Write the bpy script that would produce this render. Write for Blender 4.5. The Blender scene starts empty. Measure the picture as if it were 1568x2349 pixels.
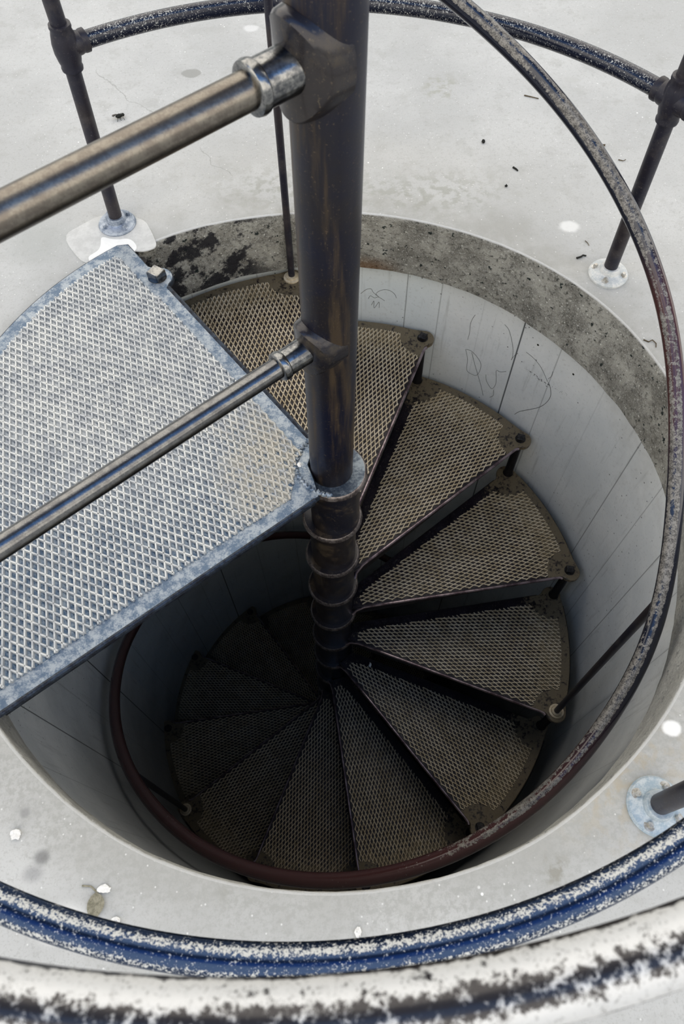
import bpy, math, random
from mathutils import Vector, Matrix, noise as mnoise
random.seed(7)
U = 0.8                      # metres per modelling unit
PI = math.pi
C = bpy.context.scene.collection
rad = math.radians

# ------------------------------------------------------------------ object helpers
def make(name, verts, faces, mats, parent=None, loc=(0, 0, 0), rotz=0.0, smooth=True, fm=None, attrs=None, sharp=35):
    me = bpy.data.meshes.new(name)
    me.from_pydata([(v[0]*U, v[1]*U, v[2]*U) for v in verts], [], faces)
    if not isinstance(mats, (list, tuple)):
        mats = [mats]
    for m in mats:
        me.materials.append(m)
    if fm:
        for p, i in zip(me.polygons, fm):
            p.material_index = i
    if smooth:
        me.polygons.foreach_set('use_smooth', [True]*len(me.polygons))
    for k, vals in (attrs or {}).items():
        a = me.attributes.new(k, 'FLOAT', 'POINT')
        a.data.foreach_set('value', vals)
    me.validate(); me.update()
    if smooth and sharp:
        try:
            me.set_sharp_from_angle(angle=rad(sharp))
        except Exception:
            pass
    o = bpy.data.objects.new(name, me)
    C.objects.link(o)
    o.location = (loc[0]*U, loc[1]*U, loc[2]*U); o.rotation_euler = (0, 0, rotz)
    if parent is not None:
        o.parent = parent
    return o

def empty(name, loc=(0, 0, 0), rotz=0.0):
    o = bpy.data.objects.new(name, None); C.objects.link(o)
    o.location = (loc[0]*U, loc[1]*U, loc[2]*U); o.rotation_euler = (0, 0, rotz)
    o.empty_display_size = 0.05
    return o

def tag(o, label, cat, group=None, kind=None):
    o['label'] = label; o['category'] = cat
    if group: o['group'] = group
    if kind: o['kind'] = kind
    return o

class MB:
    """collects shapes into one mesh"""
    def __init__(s): s.v = []; s.f = []; s.m = []; s.al = []; s.ar = []; s.sd = []
    def add(s, v, f, m=0, al=None, ar=None, sd=None):
        b = len(s.v); s.v += [tuple(x) for x in v]; s.f += [[i+b for i in q] for q in f]; s.m += [m]*len(f)
        s.al += al if al else [0.0]*len(v); s.ar += ar if ar else [0.0]*len(v); s.sd += sd if sd else [0.0]*len(v)
        return s
    def build(s, name, mats, parent=None, **k):
        return make(name, s.v, s.f, mats, parent, fm=s.m, attrs={'along': s.al, 'around': s.ar, 'side': s.sd}, **k)

def sweep(pts, r, n=16, closed=False, cap=True, up=(0, 0, 1)):
    pts = [Vector(p) for p in pts]; N = len(pts)
    rr = r if callable(r) else (lambda i: r)
    V, F, AL, AR = [], [], [], []
    L = 0.0
    for i, p in enumerate(pts):
        if closed:
            t = pts[(i+1) % N]-pts[i-1]
        else:
            t = pts[min(i+1, N-1)]-pts[max(i-1, 0)]
        t.normalize()
        u = Vector(up)
        if abs(t.dot(u)) > .95: u = Vector((1, 0, 0))
        s = t.cross(u).normalized(); w = s.cross(t)
        if i: L += (p-pts[i-1]).length
        for k in range(n):
            a = 2*PI*k/n
            V.append(p+(s*math.cos(a)+w*math.sin(a))*rr(i)); AL.append(L*U); AR.append(math.sin(a))
    M = N if closed else N-1
    for i in range(M):
        for k in range(n):
            a = i*n+k; b = i*n+(k+1) % n; j = ((i+1) % N)*n
            F.append((a, b, j+(k+1) % n, j+k))
    if cap and not closed:
        F.append(tuple(range(n-1, -1, -1))); F.append(tuple((N-1)*n+k for k in range(n)))
    return V, F, AL, AR

def tube(mb, pts, r, n=16, m=0, **k):
    V, F, AL, AR = sweep(pts, r, n, **k); mb.add(V, F, m, AL, AR, [math.cos(2*PI*(i % n)/n) for i in range(len(V))]); return mb

def lathe(mb, prof, n=32, m=0, org=(0, 0, 0), axis=None):
    """prof: (r, h) from bottom to top round an axis"""
    A = Vector(axis if axis else (0, 0, 1)).normalized()
    X = A.orthogonal().normalized(); Y = A.cross(X); O = Vector(org)
    V, F = [], []
    for r, h in prof:
        for k in range(n):
            a = 2*PI*k/n
            V.append(O+A*h+(X*math.cos(a)+Y*math.sin(a))*r)
    for i in range(len(prof)-1):
        for k in range(n):
            F.append((i*n+k, i*n+(k+1) % n, (i+1)*n+(k+1) % n, (i+1)*n+k))
    F.append(tuple(range(n-1, -1, -1))); F.append(tuple((len(prof)-1)*n+k for k in range(n)))
    mb.add(V, F, m); return mb

def extrude(mb, poly, z0, z1, m=0, bev=0.0, ms=None):
    """prism of a counter-clockwise outline, z0 bottom, z1 top, with a small rounded upper edge"""
    n = len(poly); ms = m if ms is None else ms
    def ring(off, z):
        out = []
        for i in range(n):
            a = Vector(poly[i-1]); b = Vector(poly[i]); c = Vector(poly[(i+1) % n])
            d1 = (b-a); d2 = (c-b)
            n1 = Vector((d1.y, -d1.x)); n2 = Vector((d2.y, -d2.x))
            if n1.length > 0: n1.normalize()
            if n2.length > 0: n2.normalize()
            nn = n1+n2
            if nn.length > 1e-6: nn.normalize()
            out.append((b.x-nn.x*off, b.y-nn.y*off, z))
        return out
    V = ring(0, z0)+ring(0, z1-bev)
    if bev: V += ring(bev*.3, z1-bev*.3)+ring(bev, z1)
    L = len(V)//n; F = []; M = []
    for l in range(L-1):
        for i in range(n):
            F.append((l*n+i, l*n+(i+1) % n, (l+1)*n+(i+1) % n, (l+1)*n+i))
    mb.add(V, F, ms)
    mb.add(V[-n:], [tuple(range(n))], m)
    mb.add(V[:n], [tuple(range(n-1, -1, -1))], m)
    return mb

def pol(r, a):
    return (r*math.cos(rad(a)), r*math.sin(rad(a)))

# ------------------------------------------------------------------ node helpers
class NT:
    def __init__(s, name):
        s.mat = bpy.data.materials.new(name); s.mat.use_nodes = True
        s.t = s.mat.node_tree; s.t.nodes.clear()
        s.out = s.t.nodes.new('ShaderNodeOutputMaterial')
        s.b = s.t.nodes.new('ShaderNodeBsdfPrincipled')
        s.t.links.new(s.b.outputs[0], s.out.inputs[0])
    def put(s, sock, v):
        if v is None: return
        if isinstance(v, bpy.types.NodeSocket): s.t.links.new(v, sock)
        elif isinstance(v, (tuple, list)) and sock.type == 'RGBA': sock.default_value = (v[0], v[1], v[2], 1)
        else: sock.default_value = v
    def coord(s, w='Object'):
        return s.t.nodes.new('ShaderNodeTexCoord').outputs[w]
    def attr(s, n):
        a = s.t.nodes.new('ShaderNodeAttribute'); a.attribute_name = n; return a.outputs['Fac']
    def math(s, op, a, b=None, c=None, clamp=False):
        n = s.t.nodes.new('ShaderNodeMath'); n.operation = op; n.use_clamp = clamp
        s.put(n.inputs[0], a); s.put(n.inputs[1], b); s.put(n.inputs[2], c); return n.outputs[0]
    def vmath(s, op, a, b=None):
        n = s.t.nodes.new('ShaderNodeVectorMath'); n.operation = op
        s.put(n.inputs[0], a)
        if b is not None: s.put(n.inputs[1], b)
        return n.outputs['Value'] if op in ('LENGTH', 'DISTANCE', 'DOT_PRODUCT') else n.outputs['Vector']
    def sep(s, v):
        n = s.t.nodes.new('ShaderNodeSeparateXYZ'); s.put(n.inputs[0], v); return n.outputs
    def comb(s, x, y, z):
        n = s.t.nodes.new('ShaderNodeCombineXYZ')
        for i, q in enumerate((x, y, z)): s.put(n.inputs[i], q)
        return n.outputs[0]
    def noise(s, v, scale, detail=3, rough=.55, dist=0):
        n = s.t.nodes.new('ShaderNodeTexNoise'); s.put(n.inputs['Vector'], v)
        n.inputs['Scale'].default_value = scale; n.inputs['Detail'].default_value = detail
        n.inputs['Roughness'].default_value = rough; n.inputs['Distortion'].default_value = dist
        return n.outputs[0]
    def voro(s, v, scale, feat='F1', rnd=1.0):
        n = s.t.nodes.new('ShaderNodeTexVoronoi'); n.feature = feat; s.put(n.inputs['Vector'], v)
        n.inputs['Scale'].default_value = scale; n.inputs['Randomness'].default_value = rnd
        return n
    def ramp(s, f, stops):
        n = s.t.nodes.new('ShaderNodeValToRGB'); s.put(n.inputs[0], f)
        e = n.color_ramp.elements
        while len(e) > 1: e.remove(e[-1])
        for i, (p, c) in enumerate(stops):
            q = e[0] if i == 0 else e.new(p)
            q.position = p; c = (c, c, c) if isinstance(c, (int, float)) else c
            q.color = (c[0], c[1], c[2], 1)
        return n.outputs[0]
    def step(s, f, a, b):
        n = s.t.nodes.new('ShaderNodeMapRange'); n.interpolation_type = 'SMOOTHSTEP'
        s.put(n.inputs[0], f); n.inputs[1].default_value = a; n.inputs[2].default_value = b
        if a > b:
            n.inputs[1].default_value = b; n.inputs[2].default_value = a
            n.inputs[3].default_value = 1; n.inputs[4].default_value = 0
        return n.outputs[0]
    def mix(s, f, a, b, mode='MIX'):
        n = s.t.nodes.new('ShaderNodeMix'); n.data_type = 'RGBA'; n.blend_type = mode
        s.put(n.inputs[0], f); s.put(n.inputs[6], a); s.put(n.inputs[7], b); return n.outputs[2]
    def mixf(s, f, a, b):
        n = s.t.nodes.new('ShaderNodeMix'); n.data_type = 'FLOAT'
        s.put(n.inputs[0], f); s.put(n.inputs[2], a); s.put(n.inputs[3], b); return n.outputs[0]
    def bump(s, h, strength=.3, dist=.002, nrm=None):
        n = s.t.nodes.new('ShaderNodeBump'); n.inputs['Strength'].default_value = strength
        n.inputs['Distance'].default_value = dist; s.put(n.inputs['Height'], h)
        if nrm is not None: s.put(n.inputs['Normal'], nrm)
        return n.outputs[0]
    def set(s, **k):
        for n, v in k.items():
            s.put(s.b.inputs[n.replace('_', ' ')], v)
        return s.mat

# ------------------------------------------------------------------ fitted layout (modelling units)
RISE, STEP, A0, ZT = 0.2654, 30.11, 126.85, -0.0112
GX, GY = 0.0141, 0.0019                      # the pole leans a touch
N_TREADS = 15
ZFLOOR = ZT-16*RISE
ER = 0.953
RIM = [(118.5, .990), (110.2, .969), (98.4, .949), (80.3, .942), (67.1, .942), (53.8, .952), (39.7, .963), (29.5, .971), (17.5, .974), (0, .976), (-20, .979), (-45.1, .985),
       (-57.2, .988), (-67.3, 1.0), (-78.6, .998), (-91.4, .998), (-103.4, .998), (-115, .999), (-125, .992), (-136, .990), (-150, .990), (-180, .995), (-210, .998)]
BAND = [(118.5, .975), (100, .972), (81.4, .967), (63.9, .960), (50.9, .957), (39.5, .951), (27.6, .955), (17.1, .965), (7.1, .974), (-10, .982), (-26.2, .987), (-40.4, .997), (-57.7, 1.003),
        (-80, 1.004), (-110, 1.005), (-131.6, 1.010), (-144, 1.016), (-170, 1.008), (-210, .99)]
def profile(tab):
    t = sorted((a % 360, r) for a, r in tab)
    t = [(t[-1][0]-360, t[-1][1])]+t+[(t[0][0]+360, t[0][1])]
    def f(a):
        a %= 360
        for (a0, r0), (a1, r1) in zip(t, t[1:]):
            if a0 <= a <= a1:
                return r0+(r1-r0)*(a-a0)/max(a1-a0, 1e-6)
        return t[0][1]
    return lambda a: sum(f(a+d)*w for d, w in ((-8, .1), (-4, .2), (0, .4), (4, .2), (8, .1)))
rim_r, band_r = profile(RIM), profile(BAND)
ZB = -0.2546
LR, LY = 1.012, -0.012                        # lining radius and centre

# ------------------------------------------------------------------ materials
def concrete(name, dark=False):
    n = NT(name); P = n.coord(); x, y, z = n.sep(P)
    big = n.noise(P, 2.2, 5, .6); mid = n.noise(P, 14, 5, .65); fine = n.noise(P, 260, 2, .7); fine2 = n.noise(P, 90, 3, .7)
    r = n.vmath('LENGTH', n.comb(x, y, 0.0))
    if not dark:
        base = n.mix(n.step(big, .35, .68), (.50, .503, .49), (.585, .587, .572))
        # a damp, greyer apron round the opening
        ap = n.math('MULTIPLY', n.step(n.math('ADD', r, n.math('MULTIPLY', n.noise(P, 5, 4), .30)), 1.07, .90), n.ramp(mid, [(.32, .25), (.6, 1.0)]))
        base = n.mix(n.math('MULTIPLY', ap, .75), base, (.36, .355, .33))
        base = n.mix(n.math('MULTIPLY', n.step(mid, .50, .70), .5), base, (.44, .44, .418))
        base = n.mix(n.math('MULTIPLY', n.step(fine2, .52, .70), .40), base, (.38, .38, .36))
        base = n.mix(n.math('MULTIPLY', n.step(fine, .52, .72), .40), base, (.36, .36, .34))
        nr = n.math('MULTIPLY', n.math('MULTIPLY', n.step(n.math('ADD', r, n.math('MULTIPLY', n.noise(P, 4, 4), .12)), .97, .88), n.step(y, -.1, -.5)), n.mixf(n.step(fine2, .42, .60), .25, .8))
        base = n.mix(nr, base, (.40, .40, .38))
        v = n.voro(P, 62); base = n.mix(n.math('MULTIPLY', n.step(v.outputs['Distance'], .13, .05), .55), base, (.85, .85, .83))
        v2 = n.voro(P, 25); w = n.math('MULTIPLY', n.step(v2.outputs['Distance'], .075, .035), n.step(n.noise(P, 6, 2), .55, .65)); base = n.mix(w, base, (.95, .95, .93))
        wob = n.noise(P, 30, 4)
        def spot(px, py, rx, ry, col, amt, soft=.25, mott=False):
            nonlocal base
            d = n.vmath('LENGTH', n.comb(n.math('DIVIDE', n.math('SUBTRACT', x, px*U), rx*U), n.math('DIVIDE', n.math('SUBTRACT', y, py*U), ry*U), 0.0))
            d = n.math('ADD', d, n.math('MULTIPLY', n.math('SUBTRACT', wob, .5), .7))
            f = n.math('MULTIPLY', n.step(d, 1+soft, 1-soft), amt)
            if mott: f = n.math('MULTIPLY', f, n.step(n.noise(P, 38, 4), .45, .6))
            base = n.mix(f, base, col)
        spot(-.469, 1.728, .034, .028, (.36, .36, .34), .9, .12)
        spot(-.251, 2.016, .03, .022, (.82, .82, .81), .5)
        spot(.457, 1.597, .065, .075, (.42, .42, .38), .85, .3, True)
        spot(.791, .842, .032, .025, (.82, .82, .80), .75, .3)
        spot(-.613, -.912, .014, .013, (.13, .13, .13), .6, .6)
        spot(-.626, -.940, .018, .014, (.2, .2, .21), .45, .7)
        spot(-.661, -.827, .010, .009, (.17, .17, .17), .6, .5)
        spot(-.655, -.822, .03, .03, (.42, .42, .41), .4, .6)
        spot(.59, -.805, .13, .12, (.45, .39, .29), .5, .8, True)
        spot(.415, -.981, .03, .028, (.30, .29, .25), .7, .6, True)
        spot(-.225, -.985, .03, .03, (.33, .33, .30), .5, .6, True)
        spot(.95, 1.62, .03, .02, (.50, .50, .48), .5)
        spot(-.10, 1.07, .22, .09, (.33, .33, .29), .55, .8, True)
        spot(.36, 1.02, .22, .09, (.33, .33, .29), .55, .8, True)
        spot(-.90, .86, .10, .10, (.40, .41, .39), .5, .6)
        spot(-.55, -1.03, .06, .03, (.86, .86, .84), .6, .5)
        spot(.716, -.717, .02, .016, (.9, .9, .88), .9)
        # hairline cracks
        for (x0, y0, x1, y1) in ((-.831, 1.782, -.60, 1.47), (-.42, 1.30, -.30, 1.12), (1.2, 1.5, 1.75, 1.68)):
            dx, dy = x1-x0, y1-y0; L = math.hypot(dx, dy); dx /= L; dy /= L
            lx = n.math('SUBTRACT', x, x0*U); ly = n.math('SUBTRACT', y, y0*U)
            t = n.math('ADD', n.math('MULTIPLY', lx, dx), n.math('MULTIPLY', ly, dy))
            q = n.math('ADD', n.math('MULTIPLY', lx, -dy), n.math('MULTIPLY', ly, dx))
            q = n.math('ABSOLUTE', n.math('ADD', q, n.math('MULTIPLY', n.math('SUBTRACT', n.noise(P, 9, 4), .5), .10)))
            f = n.math('MULTIPLY', n.step(q, .0022, .0008), n.math('MULTIPLY', n.step(t, 0, .02), n.step(t, L*U, L*U-.02)))
            base = n.mix(n.math('MULTIPLY', f, .55), base, (.33, .33, .31))
        h = n.math('ADD', n.math('MULTIPLY', fine, .5), fine2)
        return n.set(Base_Color=base, Roughness=.9, Specular_IOR_Level=.2, Normal=n.bump(h, .25, .0015))
    base = n.mix(n.step(mid, .35, .65), (.21, .205, .185), (.40, .395, .36))
    base = n.mix(n.math('MULTIPLY', n.step(fine2, .5, .68), .75), base, (.09, .088, .08))
    base = n.mix(n.math('MULTIPLY', n.step(fine, .53, .68), .75), base, (.50, .50, .47))
    v = n.voro(P, 55); base = n.mix(n.math('MULTIPLY', n.step(v.outputs['Distance'], .17, .07), .8), base, (.66, .66, .62))
    az = n.math('ARCTAN2', y, x)
    # black weathering by the landing, a rust run behind the pole
    bl = n.math('MULTIPLY', n.step(n.noise(P, 13, 6, .7), .47, .54), n.math('MULTIPLY', n.step(az, rad(98), rad(107)), n.step(az, rad(136), rad(126))))
    base = n.mix(n.math('MULTIPLY', bl, .9), base, (.018, .018, .025))
    ru = n.math('MULTIPLY', n.math('MULTIPLY', n.step(az, rad(72), rad(80)), n.step(az, rad(92), rad(84))), n.step(z, -.14*U*1.25, -.2*U*1.25))
    base = n.mix(n.math('MULTIPLY', ru, .6), base, (.20, .10, .035))
    pit = n.math('MULTIPLY', n.step(n.noise(P, 45, 3, .6), .64, .70), .9); base = n.mix(pit, base, (.02, .03, .03))
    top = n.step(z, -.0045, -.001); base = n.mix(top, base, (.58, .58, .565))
    near = n.step(az, rad(2), rad(-14)); base = n.mix(n.math('MULTIPLY', near, .45), base, (.52, .52, .50))  # near side lightened: light on that wall painted into the colour
    return n.set(Base_Color=base, Roughness=.95, Specular_IOR_Level=.15, Normal=n.bump(n.math('ADD', fine2, n.math('MULTIPLY', mid, 1.5)), .7, .004))

SEAMS = [(72.3, .5), (64.9, .35), (55.5, .10), (46.1, .9), (37.0, .35), (25, .12), (12.5, .55), (3.0, .35), (-6.7, .55), (-16, .3), (-25.5, .3), (-35, .12), (-44.5, .2), (82, .1), (91.5, .3), (104, .3), (118, .3),
         (132.5, .95), (141, .25), (150.5, .5), (160, .25), (173, .3), (-173, 1.0), (-162, .25), (-150.5, .8), (-138, .3), (-127, .3), (-110, .3), (-90, .3), (-70, .3)]
def lining():
    n = NT('white_panel_lining'); P = n.coord(); x, y, z = n.sep(P)
    az = n.math('ARCTAN2', y, x)
    mid = n.noise(P, 5, 4, .6); fine = n.noise(P, 120, 3, .6)
    base = n.mix(n.step(mid, .3, .7), (.76, .79, .80), (.86, .88, .88))
    blue = n.step(az, rad(60), rad(70)); base = n.mix(n.math('MULTIPLY', blue, .4), base, (.66, .75, .80))
    base = n.mix(n.math('MULTIPLY', n.step(n.noise(P, 2.4, 5, .65), .52, .72), .45), base, (.52, .53, .52))
    base = n.mix(n.math('MULTIPLY', n.step(fine, .55, .72), .25), base, (.42, .43, .42))
    v = n.voro(P, 42); base = n.mix(n.math('MULTIPLY', n.step(v.outputs['Distance'], .12, .05), n.step(n.noise(P, 4, 3), .45, .6)), base, (.10, .11, .11))
    # vertical drips
    st = n.comb(n.math('MULTIPLY', az, 18), n.math('MULTIPLY', z, 1.6), 0.0)
    base = n.mix(n.math('MULTIPLY', n.step(n.noise(st, 2.2, 5, .6), .56, .72), .30), base, (.33, .34, .33))
    for a, k in SEAMS:
        d = n.math('ABSOLUTE', n.math('SUBTRACT', az, rad(a)))
        base = n.mix(n.math('MULTIPLY', n.step(d, .0042 if k > .7 else .003, .0012), k), base, (.07, .08, .085))
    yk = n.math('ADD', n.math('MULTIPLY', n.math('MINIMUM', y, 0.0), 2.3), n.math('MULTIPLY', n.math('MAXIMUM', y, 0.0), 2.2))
    dirt_or_shade = n.step(n.math('ADD', n.math('ADD', z, yk), n.math('MULTIPLY', n.math('SUBTRACT', mid, .5), .5)), -.95, -2.5); base = n.mix(n.math('MULTIPLY', dirt_or_shade, .62), base, (.085, .086, .085))  # shade painted in: lining darkens with depth and towards the near wall
    return n.set(Base_Color=base, Roughness=.42, Specular_IOR_Level=.45, Normal=n.bump(mid, .08, .01))

def steel_paint(name, a, b, rust, amt, rough=.32, streak=True, coat=.3, metal=0.0, rough2=.6):
    n = NT(name); P = n.coord(); x, y, z = n.sep(P)
    sv = n.comb(n.math('MULTIPLY', x, 26), n.math('MULTIPLY', y, 26), n.math('MULTIPLY', z, 2.2)) if streak else n.vmath('SCALE', P)
    if not streak:
        sv = P
    s1 = n.noise(sv, 1.0 if streak else 16, 6, .65); s2 = n.noise(P, 240, 3, .7); s3 = n.noise(P, 7, 4, .6)
    base = n.mix(n.step(s3, .38, .62), a, b)
    f = n.math('MULTIPLY', n.step(s1, .50, .66), amt); base = n.mix(f, base, rust)
    base = n.mix(n.math('MULTIPLY', n.step(s2, .60, .72), .5), base, tuple(q*1.6+.02 for q in rust))
    ro = n.mixf(f, rough, rough2)
    return n.set(Base_Color=base, Roughness=ro, Coat_Weight=coat, Coat_Roughness=.12, Metallic=metal, Normal=n.bump(n.math('ADD', s2, s1), .12, .001))

def worn_rail(name, paint, worn_at, metalc=(.5, .5, .48), speck=.5, stretch=1.0, metal=.75, rough=.22, thr=.06):
    n = NT(name); P = n.coord(); al = n.attr('along'); ar = n.attr('around')
    big = n.noise(P, 5, 5, .6); mid = n.noise(P, 60, 5, .75); fi = n.noise(P, 420, 2, .7)
    w = n.math('ADD', n.math('MULTIPLY', n.math('SUBTRACT', big, .5), 1.1), n.math('ADD', n.math('MULTIPLY', n.math('SUBTRACT', mid, .5), 1.0), n.math('MULTIPLY', n.math('SUBTRACT', fi, .5), speck)))
    w = n.math('ADD', w, worn_at(n, al, ar) if worn_at else 0.0)
    m = n.step(w, -thr, thr)
    base = n.mix(m, paint, metalc)
    return n.set(Base_Color=base, Metallic=n.mixf(m, metal*.55, metal*.7), Roughness=n.mixf(m, rough, .42), Coat_Weight=n.mixf(m, .8, 0.0), Coat_Roughness=.08, Normal=n.bump(n.math('ADD', m, fi), .10, .001))

def tread_plate(name, border, pit, dirt_or_shade):
    n = NT(name); P = n.coord(); x, y, z = n.sep(P)
    a = n.noise(P, 9, 5, .65); b = n.noise(P, 75, 4, .7); c = n.noise(P, 330, 2, .7)
    base = n.mix(n.step(a, .35, .65), pit, border)
    r = n.vmath('LENGTH', n.comb(x, y, 0.0))
    base = n.mix(n.math('MULTIPLY', n.step(n.math('ADD', b, n.math('MULTIPLY', n.step(r, .58, .76), .30)), .60, .78), .8), base, dirt_or_shade)
    base = n.mix(n.math('MULTIPLY', n.step(c, .62, .74), .5), base, tuple(q*1.9 for q in dirt_or_shade))
    return n.set(Base_Color=base, Roughness=n.mixf(n.step(b, .45, .65), .28, .6), Metallic=.1, Normal=n.bump(n.math('ADD', b, c), .25, .0015))

def simple(name, col, rough=.5, metal=0.0, var=.3, scale=60, col2=None, coat=0.0):
    n = NT(name); P = n.coord(); a = n.noise(P, scale, 4, .65); b = n.noise(P, scale*6, 2, .7)
    c2 = col2 if col2 else tuple(q*(1-var) for q in col)
    base = n.mix(n.step(n.math('ADD', n.math('MULTIPLY', a, .7), n.math('MULTIPLY', b, .3)), .40, .60), c2, col)
    return n.set(Base_Color=base, Roughness=rough, Metallic=metal, Coat_Weight=coat, Normal=n.bump(b, .12, .001))

M_deck = concrete('pale_weathered_concrete'); M_band = concrete('raw_grey_concrete', True); M_lining = lining()
M_pole = steel_paint('black_navy_pole_paint', (.008, .010, .026), (.016, .014, .018), (.085, .060, .034), .7, .36, True, .10)
M_hub = steel_paint('worn_black_collar_paint', (.012, .014, .026), (.028, .022, .022), (.13, .10, .065), .7, .34, False, .3)
M_lip = simple('rubbed_collar_edge', (.30, .27, .26), .34, .75, .5, 40, (.10, .085, .085))
M_flangetop = simple('blue_grey_landing_collar', (.24, .275, .30), .42, .45, .4, 30, (.075, .095, .125))
M_border = tread_plate('dark_tread_border', (.024, .018, .026), (.013, .010, .015), (.24, .195, .125))
M_ridge = simple('worn_tread_ridges', (.72, .625, .47), .5, .2, .35, 22, (.54, .445, .30))
M_nose = simple('rubbed_maroon_nosing', (.34, .28, .30), .26, .8, .5, 30, (.12, .085, .10), .3)
M_skirt = simple('black_iron_underside', (.014, .012, .016), .5, .1, .4, 40)
M_post = steel_paint('dark_navy_post_paint', (.022, .022, .036), (.036, .030, .034), (.10, .09, .085), .35, .42, False, .1)
def near_side_rail():
    n = NT('worn_navy_rail'); P = n.coord(); x, y, z = n.sep(P); sd = n.attr('side')
    g = n.noise(P, 330, 4, .8); h = n.noise(P, 120, 5, .8); big = n.noise(P, 5, 4, .6)
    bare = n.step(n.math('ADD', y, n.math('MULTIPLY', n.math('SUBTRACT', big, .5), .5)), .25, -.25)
    # reflection bands painted as denser worn speckle at inner shoulder and outer edge
    reflect_bands = n.math('ADD', n.step(n.math('ABSOLUTE', n.math('SUBTRACT', sd, .52)), .34, .08), n.math('MULTIPLY', n.step(n.math('ABSOLUTE', n.math('ADD', sd, .70)), .26, .05), .75))
    reflect_bands = n.math('MULTIPLY', reflect_bands, n.mixf(bare, .25, 1.0))
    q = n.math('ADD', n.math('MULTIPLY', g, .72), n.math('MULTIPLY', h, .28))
    q = n.math('ADD', q, n.math('ADD', n.math('MULTIPLY', reflect_bands, .105), n.math('MULTIPLY', n.math('SUBTRACT', big, .5), .12)))
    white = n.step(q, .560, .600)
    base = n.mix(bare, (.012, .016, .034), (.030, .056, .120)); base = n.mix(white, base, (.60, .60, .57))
    met = n.math('MULTIPLY', n.mixf(bare, 0.0, .85), n.math('SUBTRACT', 1.0, white))
    return n.set(Base_Color=base, Metallic=met, Roughness=n.mixf(white, .17, .6), Coat_Weight=n.mixf(bare, .35, .2), Coat_Roughness=.1, Normal=n.bump(n.math('ADD', g, h), .10, .001))
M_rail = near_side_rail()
def top_rail_mat():
    n = NT('bare_worn_top_rail'); P = n.coord(); ar = n.attr('around'); al = n.attr('along')
    g = n.noise(P, 260, 4, .75); h = n.noise(P, 130, 5, .8); big = n.noise(P, 6, 4, .6)
    bandm = n.step(n.math('ABSOLUTE', n.math('SUBTRACT', ar, .62)), .42, .16)      # white reflection band painted along the top
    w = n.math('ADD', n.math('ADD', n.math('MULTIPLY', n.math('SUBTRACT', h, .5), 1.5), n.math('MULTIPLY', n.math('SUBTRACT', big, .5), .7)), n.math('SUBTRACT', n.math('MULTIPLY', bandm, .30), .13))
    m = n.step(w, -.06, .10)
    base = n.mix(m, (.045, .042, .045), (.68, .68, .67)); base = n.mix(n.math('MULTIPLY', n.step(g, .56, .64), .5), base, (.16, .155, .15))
    return n.set(Base_Color=base, Metallic=n.mixf(m, .5, .2), Roughness=n.mixf(m, .28, .42), Coat_Weight=n.mixf(m, .5, 0.0), Normal=n.bump(n.math('ADD', m, h), .12, .001))
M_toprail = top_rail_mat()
def handrail_mat():
    n = NT('maroon_handrail_paint'); P = n.coord(); al = n.attr('along'); ar = n.attr('around'); sd = n.attr('side')
    g = n.noise(P, 380, 4, .8); h = n.noise(P, 110, 5, .75); big = n.noise(P, 6, 5, .65)
    crown = n.math('ADD', n.math('MULTIPLY', sd, .55), n.math('MULTIPLY', ar, .80))     # the inner shoulder that hands rub
    strip = n.step(n.math('ABSOLUTE', n.math('SUBTRACT', crown, .84)), .26, .04)
    upper = n.step(al, 2.75, 2.3)
    amt = n.mixf(n.math('MULTIPLY', n.step(al, 1.55, 1.25), 1.0), n.mixf(upper, .02, .40), .36)
    w = n.math('ADD', n.math('ADD', n.math('MULTIPLY', n.math('SUBTRACT', big, .5), .9), n.math('MULTIPLY', n.math('SUBTRACT', h, .5), .8)), n.math('SUBTRACT', n.math('MULTIPLY', strip, amt), .27))
    w = n.math('ADD', w, n.math('MULTIPLY', n.math('SUBTRACT', g, .5), .35))
    m = n.step(w, -.02, .04)
    grey = n.mix(n.step(n.math('ADD', n.math('MULTIPLY', g, .5), n.math('MULTIPLY', h, .5)), .42, .58), (.075, .07, .066), (.30, .285, .26))
    mar = n.math('ADD', n.math('MULTIPLY', n.step(al, 1.05, 1.2), n.step(al, 1.6, 1.4)), n.step(al, 2.0, 2.3))
    paint = n.mix(mar, (.014, .017, .032), (.075, .031, .032))
    base = n.mix(m, paint, grey)
    return n.set(Base_Color=base, Metallic=n.mixf(m, .0, .15), Roughness=n.mixf(m, .18, .45), Coat_Weight=n.mixf(m, .8, .1), Coat_Roughness=.06, Normal=n.bump(n.math('ADD', m, g), .15, .001))
M_hand = handrail_mat()
M_bar = simple('brushed_grey_bar', (.27, .25, .22), .30, 1.0, .4, 60, (.20, .18, .16))
M_bar2 = simple('polished_dark_bar', (.24, .24, .24), .2, 1.0, .4, 70, (.17, .17, .175))
M_saddle = steel_paint('dark_cast_saddle', (.022, .022, .032), (.045, .040, .040), (.12, .095, .06), .5, .26, False, .4, .3)
M_socket = simple('shiny_steel_socket', (.34, .34, .335), .2, 1.0, .5, 30, (.13, .135, .145))
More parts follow.
